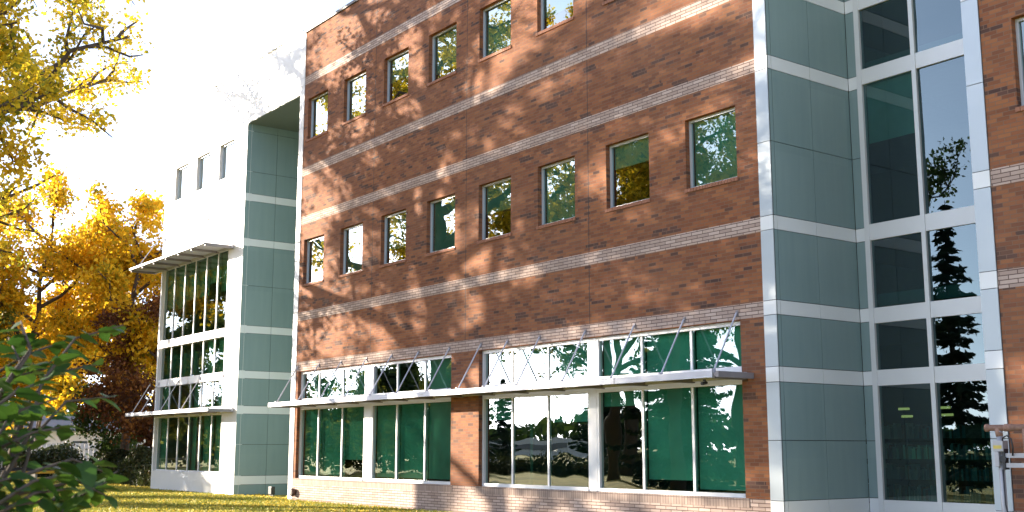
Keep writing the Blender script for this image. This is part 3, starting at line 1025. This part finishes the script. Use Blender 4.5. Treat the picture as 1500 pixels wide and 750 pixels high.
# trees straight ahead on the left
make_tree('maple_tree', (-23.4, 2.6, 0), 14.8, 4.8, 4.2, 'leaf_orange', 'orange yellow maple with a straight dark trunk behind the bench', per=46, lsize=.21, limbs=14, seed=51, cloud=.3, up=.75)
make_tree('maple_tree', (-28.0, -1.6, 0), 15.5, 3.0, 5.6, 'leaf_orange', 'bigger orange maple at the left edge with a leaning trunk', per=46, lsize=.22, limbs=14, seed=57, cloud=.3, lean=(1.2, 1.0), up=.75)
make_tree('plum_tree', (-20.9, 3.1, 0), 9.6, 1.5, 2.9, 'leaf_rust', 'dark rust red tree close to the white wing', per=60, lsize=.16, limbs=15, seed=61, cloud=.3, up=.7)
make_tree('young_tree', (-26.5, 2.9, 0), 5.0, 1.3, 1.7, 'leaf_green', 'small dark green tree before the pale fence', per=50, lsize=.17, limbs=9, seed=67)
make_tree('maple_tree', (-60, 8, 0), 13, 3, 7.5, 'leaf_orange', 'far golden maple between the two nearer trunks', per=26, lsize=.36, limbs=12, seed=71, cloud=.4)
make_tree('maple_tree', (-58, 22, 0), 12, 3, 7, 'leaf_yellow', 'far yellow maple beyond the rust red tree', per=26, lsize=.36, limbs=12, seed=73, cloud=.4)

# hedge beside the wing
rg = np.random.default_rng(8)
n = 26000
hx = rg.uniform(-24.5, -12.6, n)
cy = 1.9
ang = rg.uniform(0, math.pi, n)
rr = .72 + .32 * np.sqrt(rg.uniform(0, 1, n))
bumpy = 1.05 + .22 * np.sin(hx * 1.9) + .14 * np.sin(hx * 4.3 + 1)
hc = np.stack([hx, cy + np.cos(ang) * rr * .95, .05 + np.abs(np.sin(ang)) * rr * 1.15 * bumpy], 1)
hed = empty('hedge', (-18.5, 1.9, 0), 'low dark loose hedge running left from the white wing', 'hedge')
leaf_mesh('foliage', hc - np.array([-18.5, 1.9, 0]), .12, 'leaf_hedge', hed, 2)
st = MB()
for k in range(60):
    x = -24 + k * .19 + random.uniform(-.05, .05) + 18.5
    y = random.uniform(-.4, .4)
    st.tube([(x, y, -.05), (x + random.uniform(-.2, .2), y * 1.4, .9)], [.015, .006], 4)
st.build('stems', 'bark', hed)

for k, (x, y, r_) in enumerate([(-36, -2.2, 1.5), (-38.5, 0.6, 1.7), (-37, 3.2, 1.4), (-34.5, 6.2, 1.6), (-40, -5, 1.8)]):
    n = 3600
    v = rg.normal(size=(n, 3))
    v /= np.linalg.norm(v, axis=1)[:, None]
    v *= (r_ * (.72 + .4 * rg.uniform(0, 1, n)) * (1 + .18 * np.sin(v[:, 0] * 5 + k) * np.sin(v[:, 1] * 4)))[:, None]
    v[:, 2] = np.abs(v[:, 2]) * .95
    v *= 1.25
    bsh = empty('bush', (x, y, 0), ['dark bush left of the young green tree, before the fence', 'largest dark bush in front of the board fence', 'round dark bush just behind the young green tree', 'dark bush under the rust red tree', 'dark bush at the left edge beyond the railing'][k], 'bush', 'bushes before the fence')
    leaf_mesh('foliage', v, .2, 'leaf_hedge', bsh, 100 + k)
    st = MB()
    for q in range(7):
        a = q * .9
        st.tube([(0, 0, -.1), (math.cos(a) * r_ * .6, math.sin(a) * r_ * .6, r_ * .7)], [.03, .01], 5)
    st.build('stems', 'bark', bsh)

# fence, railing, bench and pale house on the far left
fe = empty('board_fence', (-45, 10, 0), 'pale vertical board fence behind the small green tree', 'fence')
p = MB()
for k in range(90):
    y = -14 + k * .30
    p.box(-.02, .02, y, y + .27, .1, 1.95 + random.uniform(-.015, .015))
p.build('boards', 'fence_wood', fe)
p = MB()
for z in (.45, 1.6):
    p.box(.022, .08, -14, 13, z, z + .09)
p.build('rails', 'fence_wood', fe)
for k in range(9):
    p = MB()
    p.box(-.12, -.022, -14 + k * 3.3, -13.9 + k * 3.3, -.1, 2.1)
    p.build('post', 'fence_wood', fe)
ho = empty('house', (-75, 12, 0), 'white house with a low grey roof behind the board fence', 'house')
p = MB()
p.box(-6, 0, -9, 13, -.1, 3.2)
p.build('wall', 'house', ho)
p = MB()
p.v += [(-6.4, -9.4, 3.2), (.4, -9.4, 3.2), (.4, 13.4, 3.2), (-6.4, 13.4, 3.2), (-3, -9.4, 4.6), (-3, 13.4, 4.6)]
p.f += [(0, 1, 4), (1, 2, 5, 4), (2, 3, 5), (3, 0, 4, 5), (0, 3, 2, 1)]
p.mi += [0] * 5
p.build('roof', 'roofing', ho)
for y in (-6.5, -2, 3, 8):
    p = MB()
    p.box(-.02, .03, y, y + 1.3, 1.1, 2.3)
    p.build('window', 'darkwin', ho)
h2 = empty('house', (-85, -14, 0), 'white house glimpsed through leaves at the left edge', 'house')
p = MB()
p.box(-6, 0, -8, 8, -.1, 4.2)
p.build('wall', 'house', h2)
p = MB()
p.v += [(-6.4, -8.4, 4.2), (.4, -8.4, 4.2), (.4, 8.4, 4.2), (-6.4, 8.4, 4.2), (-3, -8.4, 5.8), (-3, 8.4, 5.8)]
p.f += [(0, 1, 4), (1, 2, 5, 4), (2, 3, 5), (3, 0, 4, 5), (0, 3, 2, 1)]
p.mi += [0] * 5
p.build('roof', 'roofing', h2)
be = empty('park_bench', (-26.3, -0.6, 0), 'low dark bench with a yellow edge board on the lawn', 'bench')
ax = Vector((-.36, .93, 0)).normalized()
ang_b = math.atan2(ax.y, ax.x)
be.rotation_euler = (0, 0, ang_b)
p = MB()
p.box(-1.9, 1.4, -.2, .28, .50, .56)
p.build('seat', 'dark_wood', be)
p = MB()
p.box(-1.9, 1.4, -.25, -.203, .40, .53)
p.build('edge_board', 'yellow_paint', be)
for x in (-1.5, -.25, 1.0):
    p = MB()
    p.box(x - .06, x + .06, -.15, .22, -.05, .498)
    p.build('leg', 'concrete', be)
p = MB()
p.box(-1.9, 1.4, .285, .33, .58, .70)
p.build('backrest', 'dark_wood', be)
bx = MB()
bx.box(-.28, .28, -.17, .17, 0, .20).box(-.30, .30, -.19, .19, .202, .24)
bo_ = bx.build('storage_box', 'blue_box', None)
bo_.location = Vector((-26.3, -.6, .562)) + ax * 1.05
bo_.rotation_euler = (0, 0, ang_b)
tag(bo_, 'small blue grey lidded box standing on the end of the dark bench', 'box')
ra = empty('pipe_railing', (-33, -3.5, 0), 'thin grey pipe railing standing behind the bench', 'railing')
ra.rotation_euler = (0, 0, ang_b)
p = MB()
p.tube([(-6, 0, 1.05), (3.2, 0, 1.05)], .035, 8)
p.tube([(-6, 0, .55), (3.2, 0, .55)], .025, 8)
p.build('rail', 'galv', ra)
for k in range(6):
    p = MB()
    x = -5.9 + k * 1.82
    p.tube([(x, 0, -.1), (x, 0, 1.05)], .035, 8)
    p.build('post', 'galv', ra)

# tall hedge further along the lawn, mirrored in the left hand panes and the wing glass
n = 30000
hx = rg.uniform(-78, -25.5, n)
ht = (4.3 + .7 * np.sin(hx * .7) + .5 * np.sin(hx * 1.9)) * np.clip((-25.0 - hx) / 2.5, .1, 1)
hc = np.stack([hx, -22.5 + rg.normal(0, .7, n), np.clip(ht * np.sqrt(rg.uniform(0, 1, n)), .05, 6)], 1)
h4 = empty('hedge', (-52, -22.5, 0), 'tall dark hedge mirrored in the leftmost ground floor panes', 'hedge')
leaf_mesh('foliage', hc - np.array([-52, -22.5, 0]), .36, 'leaf_hedge', h4, 9)

# hedge row across the lawn (reflected in the low panes)
n = 16000
hx = rg.uniform(-46, 4, n)
hy = -31 + rg.normal(0, .55, n)
hz = np.abs(rg.normal(.45, .35, n)) * (.9 + .3 * np.sin(hx * .9))
h3 = empty('hedge', (-21, -31, 0), 'long low hedge mirrored at the foot of the clear panes', 'hedge')
leaf_mesh('foliage', np.stack([hx, hy, np.clip(hz, .03, 1.5)], 1) - np.array([-21, -31, 0]), .2, 'leaf_hedge', h3, 6)

# far wooded rise closing the horizon
n = 34000
az = rg.uniform(0, 2 * math.pi, n)
rd = rg.uniform(230, 300, n)
hh = (5 + 3 * np.sin(az * 5) + 2.5 * np.sin(az * 13 + 1)) * np.sqrt(rg.uniform(0, 1, n))
tw_ = leaf_mesh('far_woods', np.stack([np.cos(az) * rd, np.sin(az) * rd, np.abs(hh) + .5], 1), 2.4, 'leaf_green', None, 12)
tag(tw_, 'low far woods along the horizon', 'woods', kind='stuff')

# ------------------------------------------------------------------ lawn cover
n = 60000
px = rg.uniform(-34, 16, n)
py = -9.5 + 10.5 * rg.uniform(0, 1, n)
keep = ~((py > -.08) & (px > -12.35) & (px < -4.2)) & ~((py > -.08) & (px > -.02))
keep &= (np.sin(px * 1.3 + py * .7) + np.sin(px * .5 - py * 1.9 + 2) + rg.normal(0, .9, n)) > -.5
lc = np.stack([px, py, rg.uniform(.015, .05, n)], 1)[keep]
dd = rg.normal(size=(len(lc), 3))
dd[:, 2] *= .6
lo_ = leaf_mesh('fallen_leaves', lc, .085, 'litter', None, 21, flat=1.2, dirs=dd)
tag(lo_, 'yellow fallen leaves scattered over the lawn', 'leaves', kind='stuff')
n = 110000
px = rg.uniform(-30, 16, n)
py = -9.5 + 9.4 * rg.uniform(0, 1, n)
keep = ~((py > -.08) & (px > -12.35))
gc = np.stack([px, py, rg.uniform(.02, .05, n)], 1)[keep]
dd = rg.normal(0, .4, (len(gc), 3))
dd[:, 2] = 1
gr = leaf_mesh('grass', gc, .10, 'blade', None, 22, dirs=dd, aspect=.16)
tag(gr, 'short yellowing grass of the lawn', 'grass', kind='stuff')

# ------------------------------------------------------------------ leafy shrub beside the camera
sh = empty('elm_sapling', (30.75, -15.95, 0), 'leafy green elm sapling close by at the lower left', 'sapling')
O = np.array([30.75, -15.95, 0])
TW = [
    [[30.721, -15.747, 1.466], [30.736, -15.673, 1.626], [30.648, -15.628, 1.757], [30.578, -15.535, 1.875], [30.52, -15.398, 1.922]],
    [[30.909, -15.818, 1.511], [30.934, -15.704, 1.552], [30.858, -15.605, 1.577], [30.877, -15.542, 1.55]],
    [[30.85, -15.658, 1.402], [30.767, -15.566, 1.494], [30.697, -15.449, 1.546]],
    [[30.612, -15.764, 1.627], [30.63, -15.702, 1.756], [30.646, -15.657, 1.838], [30.549, -15.661, 1.913]],
    [[31.013, -15.823, 1.447], [31.033, -15.727, 1.51], [30.956, -15.63, 1.515]],
    [[30.805, -15.817, 1.61], [30.829, -15.715, 1.685], [30.753, -15.615, 1.718]],
    [[30.85, -15.86, 1.62], [30.80, -15.76, 1.68], [30.78, -15.71, 1.74]],
    [[30.95, -15.88, 1.50], [30.92, -15.80, 1.58], [30.90, -15.76, 1.66]],
    [[30.411, -15.759, 1.713], [30.44, -15.643, 1.792], [30.367, -15.533, 1.828]],
]
stem = MB()
main = [(0, 0, -.1), (.01, .06, .6), (-.02, .10, 1.15), (-.06, .13, 1.6), (-.12, .14, 2.1), (-.16, .10, 2.6)]
stem.tube(main, [.022, .02, .016, .012, .008, .004], 8)
rgl = random.Random(3)
LV, LF, LR = [], [], []


def add_leaf(p, d, nrm, L):
    """elm leaf: toothed outline, folded along the midrib, tip bent down"""
    d = d.normalized()
    sd_ = d.cross(nrm).normalized()
    nr = sd_.cross(d).normalized()
    st_ = [0, .14, .30, .46, .62, .78, .90, 1.0]
    wd = [.03, .24, .33, .35, .30, .21, .10, .0]
    b0 = len(LV)
    for k, (t, w_) in enumerate(zip(st_, wd)):
        c = p + d * (L * t) - nr * (L * .16 * t * t)
        jag = 1 + (.12 if k % 2 else -.08)
        for s_ in (-1, 0, 1):
            LV.append(tuple(c + sd_ * (s_ * w_ * L * jag) + nr * (abs(s_) * w_ * L * .25) - d * (abs(s_) * .03 * L * (k % 2))))
    for k in range(len(st_) - 1):
        for j in (0, 1):
            a = b0 + k * 3 + j
            LF.append((a, a + 1, a + 4, a + 3))
    LR.append(len(st_) * 2 - 2)


for q0 in list(TW):
    for k in range(2):
        o_ = [rgl.uniform(-.10, .10), rgl.uniform(-.09, .03), rgl.uniform(-.13, .05)]
        TW.append([[a + b * (.6 + .25 * i) for a, b in zip(p, o_)] for i, p in enumerate(q0)])
for q in TW:
    q = [Vector(p) - Vector(O) for p in q]
    # joins the stem lower down
    j = Vector(main[2]).lerp(Vector(main[3]), rgl.uniform(0, .9))
    if q[0].z > 1.6: j = Vector(main[3])
    full = [j, j.lerp(q[0], .5) + Vector((0, 0, -.04))] + q
    stem.tube([tuple(x) for x in full], [.008 - .006 * k / (len(full) - 1) for k in range(len(full))], 6)
    side = 1
    for k in range(1, len(full) - 1):
        a, b = full[k], full[k + 1]
        nseg = max(2, int((b - a).length / .026))
        for i in range(nseg):
            t = (i + rgl.uniform(.1, .9)) / nseg
            p = a.lerp(b, t)
            ax_ = (b - a).normalized()
            out = ax_.cross(Vector((0, 0, 1)))
            if out.length < .1: out = Vector((1, 0, 0))
            out = out.normalized() * side
            side = -side
            d = ax_ * .65 + out * rgl.uniform(.4, 1.0) + Vector((rgl.uniform(-.35, .35), rgl.uniform(-.35, .35), rgl.uniform(-.75, .15)))
            nrm = Vector((rgl.uniform(-.6, .6), rgl.uniform(-.6, .6), 1))
            add_leaf(p, d, nrm, rgl.uniform(.042, .070))
stem.build('stem', 'twig', sh, smooth=True)
me = bpy.data.meshes.new('leaves')
me.from_pydata(LV, [], LF)
me.materials.append(M['leaf_near'])
a = me.attributes.new('rnd', 'FLOAT', 'FACE')
vals = []
for c_ in LR:
    vals += [rgl.random()] * c_
a.data.foreach_set('value', vals)
me.polygons.foreach_set('use_smooth', [True] * len(me.polygons))
lo2 = bpy.data.objects.new('leaves', me)
COL.objects.link(lo2)
lo2.parent = sh
